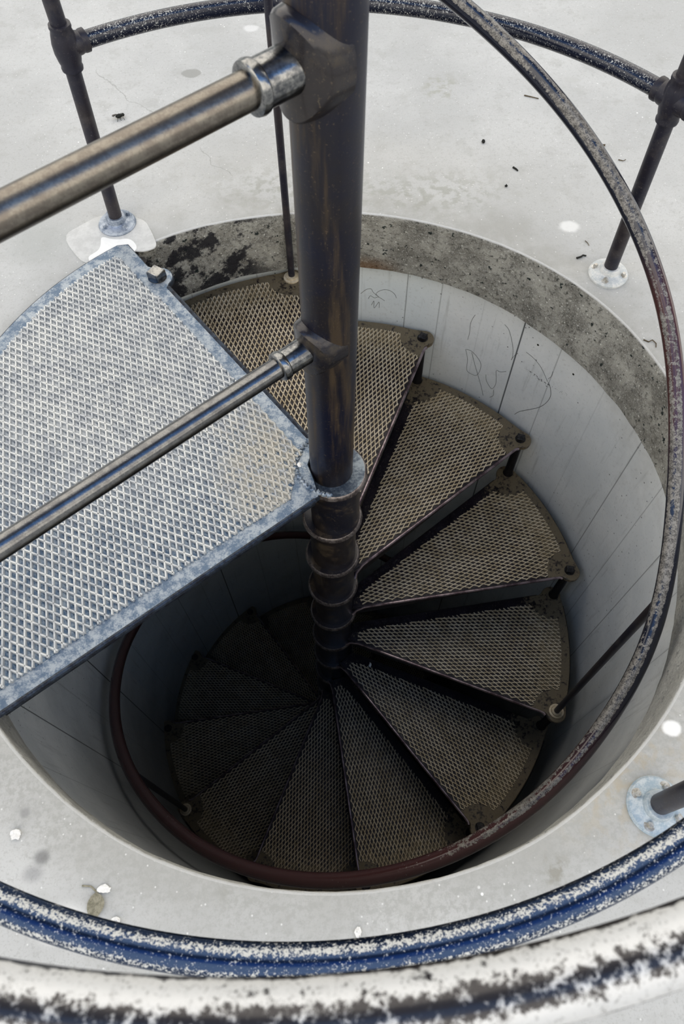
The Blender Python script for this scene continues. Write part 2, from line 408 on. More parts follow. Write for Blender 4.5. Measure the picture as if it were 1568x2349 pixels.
def landing_ridges():
    n = NT('bright_landing_ridges'); P = n.coord(); x, y, z = n.sep(P)
    a = n.noise(P, 40, 4, .65); b = n.noise(P, 9, 4, .6); r = n.vmath('LENGTH', n.comb(x, y, 0.0))
    base = n.mix(n.step(a, .36, .6), (.44, .46, .48), (.63, .64, .63))
    near = n.step(n.math('ADD', r, n.math('MULTIPLY', n.math('SUBTRACT', b, .5), .25)), .30, .14)
    base = n.mix(n.math('MULTIPLY', n.math('MULTIPLY', near, .7), n.step(a, .35, .5)), base, (.52, .485, .41))
    return n.set(Base_Color=base, Metallic=n.mixf(near, .35, 0.0), Roughness=n.mixf(near, .38, .75), Normal=n.bump(a, .15, .001))
M_landridge = landing_ridges()
def landing_floor():
    n = NT('blue_grey_landing_plate'); P = n.coord(); x, y, z = n.sep(P)
    a = n.noise(P, 8, 5, .65); b = n.noise(P, 90, 4, .7)
    r = n.vmath('LENGTH', n.comb(x, y, 0.0))
    d = n.vmath('LENGTH', n.comb(n.math('ADD', x, .60*U), n.math('SUBTRACT', y, .40*U), 0.0))
    base = n.mix(n.step(b, .36, .62), (.07, .125, .20), (.27, .32, .37))
    base = n.mix(n.math('MULTIPLY', n.step(n.math('ADD', d, n.math('MULTIPLY', n.math('SUBTRACT', a, .5), .25)), .58, .15), .80), base, (.62, .62, .60))
    near = n.step(n.math('ADD', r, n.math('MULTIPLY', n.math('SUBTRACT', a, .5), .25)), .27, .15)
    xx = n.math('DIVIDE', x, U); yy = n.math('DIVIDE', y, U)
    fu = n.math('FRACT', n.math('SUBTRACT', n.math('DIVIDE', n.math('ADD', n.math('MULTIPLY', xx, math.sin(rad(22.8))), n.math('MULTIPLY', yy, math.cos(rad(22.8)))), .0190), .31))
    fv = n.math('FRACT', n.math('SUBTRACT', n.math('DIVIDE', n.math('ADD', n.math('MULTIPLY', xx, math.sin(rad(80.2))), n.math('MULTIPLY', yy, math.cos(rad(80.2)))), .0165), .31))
    corner_shade = n.math('MULTIPLY', n.step(n.math('ADD', fu, fv), 1.0, 1.45), n.step(n.noise(P, 30, 3), .30, .50))  # pit shade painted into the colour at one corner of each cell
    base = n.mix(n.math('MULTIPLY', corner_shade, .9), base, (.018, .045, .085))
    base = n.mix(n.math('MULTIPLY', n.math('MULTIPLY', near, .75), n.step(b, .38, .54)), base, (.50, .475, .41))
    return n.set(Base_Color=base, Roughness=.45, Metallic=.25, Normal=n.bump(b, .3, .0015))
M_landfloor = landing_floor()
M_landborder = simple('blue_grey_steel_border', (.38, .42, .46), .42, .45, .4, 45, (.13, .18, .25))
M_landedge = simple('dark_landing_edge', (.05, .065, .09), .4, .4, .5, 50, (.02, .022, .03))
M_mortar = simple('pale_mortar', (.635, .635, .615), .9, 0, .12, 30)
M_spill = simple('white_paint', (.88, .88, .86), .7, 0, .05, 30)
M_paleflange = simple('sunbleached_flange', (.72, .72, .70), .55, .1, .3, 60, (.52, .55, .56))
M_greyflange = simple('blue_grey_flange', (.42, .46, .52), .42, .4, .5, 40, (.20, .24, .30))
M_blueflange = simple('chalky_blue_flange', (.52, .57, .60), .5, .25, .4, 55, (.33, .41, .48))
M_bolt = simple('bolt_steel', (.62, .62, .60), .35, .45, .5, 120, (.40, .375, .33))
M_bolt_dark = simple('dark_bolt', (.07, .065, .065), .4, .4, .5, 90, (.02, .02, .022))
M_scrib = simple('pencil_grey', (.16, .17, .17), .9, 0, .2, 90)
M_twig = simple('dry_twig_brown', (.13, .10, .06), .8, 0, .4, 200)
M_dark = simple('black_grit', (.02, .022, .018), .7, 0, .4, 200)
M_white = simple('white_chip', (.88, .87, .84), .8, 0, .1, 200)
M_leaf = simple('dry_leaf_grey_brown', (.33, .31, .24), .8, 0, .4, 150, (.20, .19, .14))
M_wing = simple('dark_wing', (.06, .055, .05), .4, 0, .3, 200)
M_shaftfloor = simple('dark_shaft_floor', (.06, .06, .058), .9, 0, .4, 12)

# ------------------------------------------------------------------ setting: deck, rim, lining
NA = 240
def deck():
    V, F = [], []
    radii = [0.007, .05, .14, .3, .6, 1.2, 2.4, 5.0]
    for i in range(NA):
        a = 360*i/NA; base = rim_r(a)
        for d in radii:
            V.append((*pol(base+d, a), 0))
    m = len(radii)
    for i in range(NA):
        j = (i+1) % NA
        for k in range(m-1):
            F.append((i*m+k, i*m+k+1, j*m+k+1, j*m+k))
    o = make('floor', V, F, M_deck, smooth=False)
    tag(o, 'pale weathered concrete deck surrounding the round stair opening', 'floor', kind='structure')
    return o
floor = deck()

def rimband():
    V, F = [], []
    prof = [(.007, 0), (.004, -.0006), (.0015, -.003), (0, -.007)]
    nz = 14
    for i in range(NA):
        a = 360*i/NA; rt = rim_r(a); rb = band_r(a)
        col = []
        for d, z in prof:
            col.append((rt+d, z))
        for k in range(1, nz+1):
            t = k/nz; z = -.007+(ZB+.007)*t
            r = rt+(rb-rt)*t
            p = Vector((math.cos(rad(a))*5, math.sin(rad(a))*5, z*7))
            r += .004*(mnoise.noise(p*1.2))*(1 if 0 < t < 1 else .3)+.002*mnoise.noise(p*5)
            col.append((r, z+(0.004*mnoise.noise(p*3) if k == nz else 0)))
        col.append((LR+.05, ZB))
        for k, (r, z) in enumerate(col):
            if 1 <= k <= 3:
                p = Vector((math.cos(rad(a))*30, math.sin(rad(a))*30, k)); r += .002*mnoise.noise(p)
            V.append((*pol(r, a), z))
        m = len(col)
    for i in range(NA):
        j = (i+1) % NA
        for k in range(m-1):
            F.append((i*m+k, j*m+k, j*m+k+1, i*m+k+1))
    F = [tuple(reversed(f)) for f in F]
    o = make('trim_1', V, F, M_band, sharp=50)
    tag(o, 'rough grey raw concrete band around the top of the round opening', 'rim', kind='structure')
rimband()

def shaft():
    V, F = [], []
    zs = [ZB+.01+(ZFLOOR-ZB-.01)*k/12 for k in range(13)]
    for i in range(NA):
        a = 360*i/NA
        for z in zs:
            x, y = pol(LR, a); V.append((x, y+LY, z))
    m = len(zs)
    for i in range(NA):
        j = (i+1) % NA
        for k in range(m-1):
            F.append((i*m+k, i*m+k+1, j*m+k+1, j*m+k))
    o = make('wall_shaft', V, F, M_lining)
    tag(o, 'white panelled lining of the round stair shaft with thin vertical seams', 'wall', kind='structure')
    g = [pol(LR+.1, 360*i/64) for i in range(64)]
    fl = make('floor_shaft', [(x, y+LY, ZFLOOR) for x, y in g], [tuple(range(64))], M_shaftfloor, smooth=False)
    tag(fl, 'dark floor at the bottom of the stair shaft', 'floor', kind='structure')
    SCR = {
        'a': [(57.8, -.589), (56.9, -.638), (56.5, -.703), (55.0, -.713), (54.0, -.705), (53.5, -.669), (53.7, -.628), (55.0, -.6), (56.5, -.584), (57.7, -.588)],
        'b': [(56.3, -.59), (55.1, -.644), (53.6, -.705), (52.4, -.753), (51.3, -.803)],
        'c': [(57.8, -.532), (57.7, -.491), (57.9, -.447), (57.7, -.416), (57.3, -.391)],
        'd': [(51.9, -.675), (51.5, -.705), (50.4, -.73), (49.6, -.734), (49.1, -.698), (49.4, -.658), (49.8, -.621), (48.8, -.617), (47.6, -.596)],
        'e': [(47.1, -.521), (47.3, -.479), (48.1, -.435), (49.5, -.386), (50.7, -.371)],
        'f': [(47.2, -.52), (46.8, -.492), (46.2, -.47)],
        'g': [(49.2, -.736), (48.9, -.768), (49.6, -.792)],
        'h': [(42.6, -.796), (41.6, -.758), (39.5, -.707), (37.5, -.654), (36.4, -.603), (36.1, -.555), (36.9, -.519), (37.7, -.504)],
        'k': [(44.5, -.44), (42.5, -.445), (40.3, -.463), (37.9, -.504)],
        'l': [(38.0, -.489), (37.5, -.464), (37.6, -.441)],
        'm': [(82.3, -.419), (81.1, -.395), (80.1, -.39), (79.6, -.407), (78.4, -.427), (79.0, -.412), (77.9, -.391), (76.4, -.386), (75.1, -.4), (74.6, -.42)],
        'n': [(80.6, -.442), (80.2, -.426), (79.3, -.435), (78.4, -.429), (77.1, -.444)],
        'o': [(79.9, -.475), (79.4, -.452), (79.3, -.49), (78.3, -.455), (78.2, -.485)]}
    dash = [(43.7, -.517), (42.4, -.52), (41.0, -.523), (39.7, -.522), (37.9, -.516), (36.1, -.507), (34.3, -.497), (32.4, -.484)]
    def on(a, z):
        x, y = pol(LR-.0008, a); return (x, y+LY, z)
    for k, pts in SCR.items():
        P = [Vector(on(*p)) for p in pts]; Q = []
        for i in range(len(P)-1):
            p0, p1, p2, p3 = P[max(i-1, 0)], P[i], P[i+1], P[min(i+2, len(P)-1)]
            for s in range(5):
                t = s/5; Q.append(.5*((2*p1)+(p2-p0)*t+(2*p0-5*p1+4*p2-p3)*t*t+(3*p1-p0-3*p2+p3)*t**3))
        Q.append(P[-1])
        mb = MB(); tube(mb, Q, .0007 if k != 'h' else .0009, 5)
        mb.build('pencil_scribble', M_scrib, o)
    mb = MB()
    for i in range(90):
        t = random.random()*6.99; i0 = int(t); f = t-i0
        a = dash[i0][0]*(1-f)+dash[i0+1][0]*f+random.gauss(0, .12); z = dash[i0][1]*(1-f)+dash[i0+1][1]*f+random.gauss(0, .004)
        w = 1-abs(t-4)/4.5
        p = Vector(on(a, z)); lathe(mb, [(.0002, 0), (max(.0006, .0025*w*random.random()), .0003)], 7, 0, p, (-p.x, -p.y, 0))
    for (a, z) in ((42.6, -.372), (33.2, -.378)):
        p = Vector(on(a, z)); lathe(mb, [(.004, 0), (.0038, .001)], 10, 0, p, (-p.x, -p.y, 0))
    mb.build('smudge_specks', M_dark, o)
shaft()

def slab(name, pts, h, mat, parent):
    mb = MB(); P = list(pts)
    A = sum(P[i-1][0]*P[i][1]-P[i][0]*P[i-1][1] for i in range(len(P)))
    if A < 0: P.reverse()
    for _ in range(2):
        Q = []
        for i in range(len(P)):
            a = P[i]; b = P[(i+1) % len(P)]
            Q += [(a[0]*.78+b[0]*.22, a[1]*.78+b[1]*.22), (a[0]*.22+b[0]*.78, a[1]*.22+b[1]*.78)]
        P = Q
    extrude(mb, P, -.001, h, bev=.0015); return mb.build(name, mat, parent)
slab('mortar_patch', [(-.83, .872), (-.769, .925), (-.716, .968), (-.575, .947), (-.538, .865), (-.52, .81), (-.559, .79), (-.62, .80), (-.683, .775), (-.739, .735)], .003, M_mortar, floor)
slab('paint_spill', [(-.704, .866), (-.66, .847), (-.608, .852), (-.580, .81), (-.60, .775), (-.655, .76), (-.72, .745), (-.735, .775), (-.705, .80), (-.699, .825)], .0042, M_spill, floor)

# ------------------------------------------------------------------ spiral staircase
stair = empty('spiral_staircase', (GX*ZFLOOR, GY*ZFLOOR, ZFLOOR))
tag(stair, 'dark iron spiral staircase winding down the shaft around a central pole', 'staircase')
def staircase_part(o, loc=None, rotz=None):
    """parent in place: keep the part's world position"""
    o.parent = stair; o.matrix_parent_inverse = Matrix.Translation((-GX*ZFLOOR*U, -GY*ZFLOOR*U, -ZFLOOR*U)); return o

# central pole, leaning a touch
mb = MB(); NP = 40
tube(mb, [(GX*z, GY*z, z) for z in [ZFLOOR+(2.1-ZFLOOR)*k/60 for k in range(61)]], .057, 48, up=(1, 0, 0))
pole = staircase_part(mb.build('central_pole', M_pole))

# ---- lattice of ridges clipped to an outline
def clip_line(poly, p, d):
    ts = []
    n = len(poly)
    for i in range(n):
        a = poly[i-1]; b = poly[i]
        ex, ey = b[0]-a[0], b[1]-a[1]
        den = d[0]*ey-d[1]*ex
        if abs(den) < 1e-12: continue
        t = ((a[0]-p[0])*ey-(a[1]-p[1])*ex)/den
        s = ((a[0]-p[0])*d[1]-(a[1]-p[1])*d[0])/den
        if 0 <= s < 1: ts.append(t)
    ts.sort(); return list(zip(ts[0::2], ts[1::2]))
def lattice(mb, poly, ang, per, wt, wb, z0, z1, seg=None):
    d = pol(1, ang); nn = (-d[1], d[0])
    offs = [p[0]*nn[0]+p[1]*nn[1] for p in poly]
    k0 = math.ceil(min(offs)/per); k1 = math.floor(max(offs)/per)
    for k in range(k0, k1+1):
        p = (nn[0]*(k+.31)*per, nn[1]*(k+.31)*per)
        for t0, t1 in clip_line(poly, p, d):
            if t1-t0 < .006: continue
            def q(t, o, z): return (p[0]+d[0]*t+nn[0]*o, p[1]+d[1]*t+nn[1]*o, z)
            V = [q(t0, -wb, z0), q(t0, -wt, z1), q(t0, wt, z1), q(t0, wb, z0), q(t1, -wb, z0), q(t1, -wt, z1), q(t1, wt, z1), q(t1, wb, z0)]
            mb.add(V, [(0, 4, 5, 1), (1, 5, 6, 2), (2, 6, 7, 3), (0, 1, 2, 3), (7, 6, 5, 4)])
    return mb

def arc(cx, cy, r, a0, a1, n):
    return [(cx+r*math.cos(rad(a0+(a1-a0)*k/n)), cy+r*math.sin(rad(a0+(a1-a0)*k/n))) for k in range(n+1)]
def rot(p, a):
    c, s = math.cos(rad(a)), math.sin(rad(a)); return (p[0]*c-p[1]*s, p[0]*s+p[1]*c)

def tread_outline():
    P = [(.074, -.020), (.30, -.022), (.60, -.022), (.895, -.022), (.912, -.020)]
    P += arc(ER+.002, -.006, .038, -155, 18, 12)
    P += [pol(.984, a) for a in (2.6, 5, 8, 11, 14, 17, 20, 23, 26)]
    b = rot((.946, .0), STEP)
    P += [(b[0]+.040*math.cos(rad(STEP+t)), b[1]+.040*math.sin(rad(STEP+t))) for t in (-22, 0, 20, 40, 60, 80, 100, 120, 140, 152)]
    P += [rot((x, .010), STEP) for x in (.895, .6, .3, .09)]
    P += [pol(.072, a) for a in (24, 12)]
    return P
def tread_panel():
    P = [(.112, -.012), (.5, -.013), (.860, -.012)]
    P += arc(ER, 0, .088, 170, 98, 8)
    P += [pol(.948, a) for a in (6.5, 9, 12, 15, 18, 21, 23.6)]
    P += [rot(p, STEP) for p in arc(.946, 0, .105, -100, -165, 8)]
    P += [rot((x, -.026), STEP) for x in (.6, .35, .155)]+[(.105, .020)]
    return P
OUT, PAN = tread_outline(), tread_panel()
ZTOP = -.006

def square_bolt(name, parent, x, y, z, s=.0145, h=.015, ang=20, mat=None):
    mb = MB(); q = [rot((s*a, s*b), ang) for a, b in ((-1, -1), (1, -1), (1, 1), (-1, 1))]
    extrude(mb, [(x+a, y+b) for a, b in q], z-.004, z+h, bev=.003)
    lathe(mb, [(s*1.5, -.002), (s*1.42, .0015)], 18, 0, (x, y, z))
    return mb.build(name, mat or M_bolt_dark, parent, smooth=False)

def hub_collar(parent, first=False):
    mb = MB()
    zb, zt = -.056, -.030
    lathe(mb, [(.0715, zb-RISE+.022), (.0715, zb-.004), (.0735, zb)], 40, 0)
    lathe(mb, [(.076, zb-.001), (.086, zb+.003), (.0905, zb+.011), (.0885, zt-.004), (.0845, zt)], 40, 1)
    lathe(mb, [(.0845, zt-.002), (.083, zt+.001), (.058, zt+.001)], 40, 2)
    return mb.build('hub_collar', [M_hub, M_lip, M_flangetop if first else M_hub], parent)

def make_tread():
    mb = MB(); extrude(mb, OUT, ZTOP-.016, ZTOP, bev=.003, ms=0)
    # stiffening skirt round the outer edge and back
    t = mb.build('tread', [M_border])
    mb = MB(); lattice(mb, PAN, 22.2, .0146, .0015, .0023, ZTOP-.001, -.0012); lattice(mb, PAN, -22.2, .0146, .0015, .0023, ZTOP-.001, -.0012)
    mb.build('diamond_mesh', M_ridge, t, smooth=False)
    # rolled nosing with the downturned face under it
    path = [(.062, -.048), (.074, -.036), (.086, -.027), (.12, -.0225), (.3, -.022), (.6, -.022), (.893, -.021), (.908, -.022), (.917, -.028)]
    mb = MB(); tube(mb, [(a, b, ZTOP-.005-.030*max(0, 1-(a-.06)/.05 if a < .11 else 0)) for a, b in path], .0062, 10, 0)
    # tapering bracket face: deep at the hub, shallow at the outer end
    F0 = [(.070, .052), (.12, .052), (.25, .046), (.45, .026), (.60, .014), (.893, .011)]
    V = []
    for a, h in F0:
        V += [(a, -.0245, ZTOP-.004), (a, -.0245, ZTOP-.004-h), (a, -.017, ZTOP-.004-h), (a, -.017, ZTOP-.004)]
    FF = [(i*4+k, i*4+(k+1) % 4, i*4+4+(k+1) % 4, i*4+4+k) for i in range(len(F0)-1) for k in range(4)]+[(3, 2, 1, 0), (len(V)-4, len(V)-3, len(V)-2, len(V)-1)]
    mb.add(V, [tuple(reversed(f)) for f in FF], 1)
    mb.build('nosing', [M_nose, M_skirt], t)
    mb = MB()
    b0, b1 = rot((.10, .004), STEP), rot((.885, .006), STEP)
    tube(mb, [(b0[0], b0[1], ZTOP-.008), (b1[0], b1[1], ZTOP-.008)], .008, 8, 0)
    q = [rot(p, STEP) for p in ((.10, .002), (.885, .002), (.885, .012), (.10, .012))]
    extrude(mb, q, ZTOP-.045, ZTOP-.006, 0)
    arcp = [(*pol(.981, a), ZTOP-.010) for a in (2.8, 8, 13, 18, 23, 27)]
    tube(mb, arcp, .0075, 8, 0)
    mb.build('edge_lip', M_skirt, t)
    hub_collar(t)
    mb = MB(); lathe(mb, [(.022, -RISE+ZTOP+.001), (.0175, -RISE+.012), (.0165, -.05), (.019, ZTOP-.016)], 20, 0, (ER, 0, 0))
    mb.build('spacer', M_skirt, t)
    return t

def rail_pt(s):
    KN = [(-2, .94), (0, .94), (1, .94), (2, .941), (2.54, .943), (2.96, .935), (3.3, .925), (3.6, .918), (3.82, .905), (4.03, .895), (4.3, .886), (4.5, .887), (4.7, .895), (4.9, .906), (5.1, .919), (5.3, .928), (5.7, .934), (6.0, .947), (6.4, .953), (6.7, .957), (7.3, .960), (8.0, .960), (8.6, .957), (9.2, .960), (9.7, .953), (10.3, .940), (10.6, .925), (11.3, .895), (12.0, .88), (12.4, .882), (13, .87), (17, .87)]
    def f(s):
        for (a, ra), (b, rb) in zip(KN, KN[1:]):
            if a <= s <= b: return ra+(rb-ra)*(s-a)/(b-a)
        return .9
    r = sum(f(s+d)*w for d, w in ((-.3, .12), (-.15, .22), (0, .32), (.15, .22), (.3, .12)))
    a = A0-s*STEP
    return (*pol(r, a), ZT+1.2-s*RISE)

def copy_tree(o, parent):
    c = o.copy(); C.objects.link(c); c.parent = parent
    for ch in list(o.children):
        copy_tree(ch, c)
    return c

proto = make_tread()
treads = {}
for k in range(1, N_TREADS+1):
    t = proto if k == 1 else copy_tree(proto, None)
    treads[k] = t
kids = {k: list(t.children) for k, t in treads.items()}
for k, t in treads.items():
    z = ZT-k*RISE
    t.location = (GX*z*U, GY*z*U, z*U); t.rotation_euler = (0, 0, rad(A0-k*STEP))
    staircase_part(t)
    if k % 4 != 1:
        square_bolt('bolt', t, ER, 0, ZTOP, ang=12+37*k)
    else:
        mb = MB(); lathe(mb, [(.030, ZTOP-.001), (.029, ZTOP+.005), (.022, ZTOP+.007), (.020, ZTOP+.012), (.013, ZTOP+.014)], 20, 0, (ER, 0, 0))
        mb.build('baluster_washer', M_ridge, t)
        # baluster up to the handrail
        a = A0-k*STEP; e = Vector((*pol(ER, a), z)); e.x += GX*z; e.y += GY*z
        top = Vector(rail_pt(k))
        mb = MB(); tube(mb, [e+(top-e)*f for f in (0, .25, .5, .75, .985)], .0118, 14, up=(1, 0, 0))
        staircase_part(mb.build('baluster', M_post))

# handrail
mb = MB(); S0, S1 = 0.92, 14.6
hp = [rail_pt(S0+(S1-S0)*k/420) for k in range(421)]
V, F, AL, AR = sweep(hp, .0222, 24)
mb.add(V, F, 0, AL, AR, [math.cos(2*PI*(i % 24)/24) for i in range(len(V))])
for p, q in ((hp[0], hp[1]), (hp[-1], hp[-2])):
    d = Vector(p)-Vector(q)
    lathe(mb, [(.0222, -.001), (.019, .010), (.011, .018), (.002, .021)], 24, 0, p, d)
staircase_part(mb.build('handrail', M_hand))

# landing platform
LZ = .014
def landing():
    a_near = -143.6
    d = pol(1, a_near); p0 = (-.223, -.2365)
    def near(t): return (p0[0]+d[0]*t, p0[1]+d[1]*t)
    lo, hi = 0, 1.5
    for _ in range(50):
        m = (lo+hi)/2; q = near(m)
        if math.hypot(*q) < 1.042: lo = m
        else: hi = m
    e = near(lo); ae = math.degrees(math.atan2(e[1], e[0])) % 360
    dfar = pol(1, 126.9); nf = (-dfar[1], dfar[0])
    P = [near(-.29), (-.064, -.05), (-.062, .035)]
    P = [(-.02, -.083), (.0, .083)]
    # outline anticlockwise: along the far edge outwards, the outer arc, back along the near edge
    far = [(dfar[0]*r-nf[0]*.004, dfar[1]*r-nf[1]*.004) for r in (.09, .3, .6, .795)]
    ear = []
    ec = (dfar[0]*.845-nf[0]*.004, dfar[1]*.845-nf[1]*.004)
    for t in range(-150, 1, 15):
        ear.append((ec[0]+.043*math.cos(rad(126.9+t-15)), ec[1]+.043*math.sin(rad(126.9+t-15))))
    far2 = [(dfar[0]*r-nf[0]*.004, dfar[1]*r-nf[1]*.004) for r in (.905, 1.025)]
    outer = [pol(1.042, a) for a in [128.3+(ae-128.3)*k/40 for k in range(41)]]
    nearp = [near(lo*f) for f in (.96, .6, .3, 0)]+[near(-.16), near(-.235)]
    OUTL = far+ear+far2+outer+nearp+[(-.045, -.045), (-.060, 0), (-.05, .035)]
    A = sum(OUTL[i-1][0]*OUTL[i][1]-OUTL[i][0]*OUTL[i-1][1] for i in range(len(OUTL)))
    if A < 0: OUTL.reverse()
    mb = MB(); extrude(mb, OUTL, LZ-.024, LZ-.006, 1, bev=.004, ms=2)
    o = mb.build('landing_platform', [M_landborder, M_landborder, M_landedge])
    # pattern field
    def inn(p, n, k): return (p[0]+n[0]*k, p[1]+n[1]*k)
    nn = (d[1], -d[0])              # inward from the near edge
    fl = [(dfar[0]*r+nf[0]*.042, dfar[1]*r+nf[1]*.042) for r in (.07, .5, .78)]
    fl += [(dfar[0]*r+nf[0]*.05, dfar[1]*r+nf[1]*.05) for r in (.80, .83, .89, .99)]
    oa = [pol(.998, a) for a in [130.3+(ae-130.3-3.2)*k/40 for k in range(41)]]
    sgn = 1 if (nn[0]*(-.4)+nn[1]*0.2) > 0 else -1
    nr = [inn(near(lo*f), (nn[0]*sgn, nn[1]*sgn), .046) for f in (.90, .5, .2)]+[inn(near(-.17), (nn[0]*sgn, nn[1]*sgn), .040)]
    PANL = fl+oa+nr+[(-.098, -.04), (-.092, .02)]
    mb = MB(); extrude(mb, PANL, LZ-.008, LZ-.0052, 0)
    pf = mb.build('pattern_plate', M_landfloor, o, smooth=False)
    mb = MB()
    lattice(mb, PANL, -22.8, .0190, .0017, .0040, LZ-.0055, LZ+.0015)
    lattice(mb, PANL, -80.2, .0165, .0017, .0038, LZ-.0055, LZ+.0015)
    mb.build('diamond_mesh', M_landridge, o, smooth=False)
    # underside frame: skirts along both straight edges and the arc
    mb = MB()
    q0, q1 = near(-.22), near(lo*.99)
    def strip(a, b, n, w, z0, z1):
        P = [a, b, (b[0]+n[0]*w, b[1]+n[1]*w), (a[0]+n[0]*w, a[1]+n[1]*w)]
        A = sum(P[i-1][0]*P[i][1]-P[i][0]*P[i-1][1] for i in range(4))
        if A < 0: P.reverse()
        extrude(mb, P, z0, z1)
    strip(q0, near(lo*.90), (nn[0]*sgn, nn[1]*sgn), .012, LZ-.034, LZ-.008)
    tube(mb, [(*q0, LZ-.010), (*q1, LZ-.010)], .007, 8)
    strip(far[0], (dfar[0]*.93, dfar[1]*.93), nf, .012, LZ-.055, LZ-.008)
    tube(mb, [(*far[0], LZ-.011), (*far[3], LZ-.011)], .008, 8)
    mb.build('edge_frame', [M_landedge], o)
    square_bolt('bolt', o, ec[0]-.006, ec[1]+.001, LZ-.006, .020, .026, 57, M_socket)
    # ear spacer down to the first step
    mb = MB(); e1 = (dfar[0]*ER, dfar[1]*ER)
    lathe(mb, [(.022, ZT-RISE+ZTOP+.001), (.0175, ZT-RISE+.012), (.0165, -.05), (.019, LZ-.024)], 20, 0, (*e1, 0))
    mb.build('spacer', M_skirt, o)
    c = hub_collar(o, True); c.location = (.006*U, -.002*U, -.018*U)
    # weld bead round the collar
    mb = MB(); W = []
    for k in range(60):
        a = 118+150*k/59; r = .094+.003*math.sin(k*2.1)
        W.append((*pol(r, a), LZ-.006+.002*math.sin(k*3.3)))
    tube(mb, W, lambda i: .006+.002*math.sin(i*1.9), 8)
    mb.build('weld_bead', M_landborder, o)
    # the platform falls slightly towards the pole
    for ch in [o]+list(o.children):
        if ch.name.startswith(('spacer', 'hub_collar')): continue
        for v in ch.data.vertices:
            v.co.z -= .030*U*(1-(v.co.x*math.cos(rad(171.7))+v.co.y*math.sin(rad(171.7)))/(.735*U))
    staircase_part(o)
landing()

# guard bars on saddles clamped to the pole
def guard_bar(zc, az, rb, sock_r, sad, matbar, L):
    base = Vector((GX*zc, GY*zc, zc)); d = Vector((*pol(1, az), 0)); side = Vector((-d.y, d.x, 0)); up = Vector((0, 0, 1))
    mb = MB(); tube(mb, [base+d*t for t in (.085, .3, .6, .9, L)], rb, 28)
    bar = mb.build('guard_bar', matbar)
    mb = MB(); n = 72
    R1, R0 = .0735, .0565
    prof = [(0, R1), (.35, R1), (.7, R1), (.93, R1), (.985, R1-.004), (1.0, R1-.009), (1.02, R0)]
    V, F = [], []
    for f, R in prof:
        for k in range(n):
            t = 2*PI*k/n; ra = sad[0]*f; rz = sad[1]*f
            a = ra*math.cos(t); z = rz*math.sin(t)
            V.append(base+side*a+up*z+d*math.sqrt(max(R*R-a*a, 0)))
    for i in range(len(prof)-1):
        for k in range(n):
            F.append((i*n+k, i*n+(k+1) % n, (i+1)*n+(k+1) % n, (i+1)*n+k))
    mb.add(V, F, 0); mb.build('saddle', M_saddle, bar)
    mb = MB()
    lathe(mb, [(sock_r*1.02, .058), (sock_r, .085), (sock_r, .118), (sock_r*1.09, .121), (sock_r*1.12, .127), (sock_r*1.08, .134), (sock_r*.99, .136), (rb*1.0, .137)], 32, 0, base, d)
    mb.build('socket', M_socket, bar)
    staircase_part(bar)
guard_bar(1.068, -141.2, .0255, .0330, (.0625, .075), M_bar, 1.095)
guard_bar(.490, -142.2, .0222, .0285, (.0585, .062), M_bar2, 1.095)

# ------------------------------------------------------------------ ring guardrail
guard = empty('pipe_guardrail', (0, 0, 0))
tag(guard, 'round two-rail pipe guardrail on bolted posts encircling the stair opening', 'guardrail')
ZM, RM, MX, MY = .5693, 1.0866, -.0364, .005
ZH, RT, TX, TY = 1.0644, 1.0964, -.0356, .0097
def ringpt(a, R, ox, oy, z): return (R*math.cos(rad(a))+ox, R*math.sin(rad(a))+oy, z)
def ring(name, R, ox, oy, z, r, mat, a0, a1):
    mb = MB(); tube(mb, [ringpt(a0+(a1-a0)*k/220, R, ox, oy, z) for k in range(221)], r, 32)
    return mb.build(name, mat, guard)
AS = (123.3, 34.8, -52.6, -143.0)
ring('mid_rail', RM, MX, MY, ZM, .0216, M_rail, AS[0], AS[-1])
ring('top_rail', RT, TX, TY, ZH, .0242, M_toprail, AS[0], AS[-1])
def guard_post(base, a, flange, frot, loose):
    m = Vector(ringpt(a, RM, MX, MY, ZM)); t = Vector(ringpt(a, RT, TX, TY, ZH)); b = Vector((*base, 0))
    mb = MB(); tube(mb, [b, b+(m-b)*.5, m, m+(t-m)*.5, t], .0205, 24, up=(1, 0, 0))
    p = mb.build('post', M_post, guard)
    mb = MB(); lathe(mb, [(.059, -.001), (.060, .006), (.056, .012), (.036, .016), (.032, .020), (.030, .033), (.0275, .036), (.021, .036)], 40, 0, b)
    mb.build('base_flange', flange, p)
    for k in range(4):
        q = b+Vector((*pol(.0435, frot+90*k), .012))
        mb = MB()
        lathe(mb, [(.0115, -.002), (.0115, .0022), (.0065, .0028)], 16, 0, q)
        lathe(mb, [(.0066, .001), (.0066, .010), (.0052, .0125), (.001, .0130)], 6, 0, q)
        mb.build('bolt', M_bolt if not loose else M_greyflange, p)
    # cast tees where the rails meet the post
    for c, R, ox, oy in ((m, RM, MX, MY), (t, RT, TX, TY)):
        ax = (t-b).normalized()
        mb = MB()
        lathe(mb, [(.0205, -.058), (.0275, -.057), (.0285, -.050), (.0265, -.044), (.0300, -.032), (.0335, -.012), (.0335, .012), (.0300, .032), (.0265, .044), (.0285, .050), (.0275, .057), (.0205, .058)], 28, 0, c, ax)
        tan = Vector((math.sin(rad(a)), -math.cos(rad(a)), 0))
        dirs = [tan] if a == AS[0] else ([-tan] if a == AS[-1] else [tan, -tan])
        for dd in dirs:
            lathe(mb, [(.031, .0), (.0285, .034), (.0265, .040), (.0285, .046), (.0285, .056), (.0225, .058)], 28, 0, c, dd)
        mb.build('tee_fitting', M_post, p)
guard_post(pol(1.131, 125.5), AS[0], M_greyflange, 40, True)
guard_post(pol(1.072, 35.9), AS[1], M_paleflange, 62, False)
guard_post(pol(1.082, -53.7), AS[2], M_blueflange, 55, False)
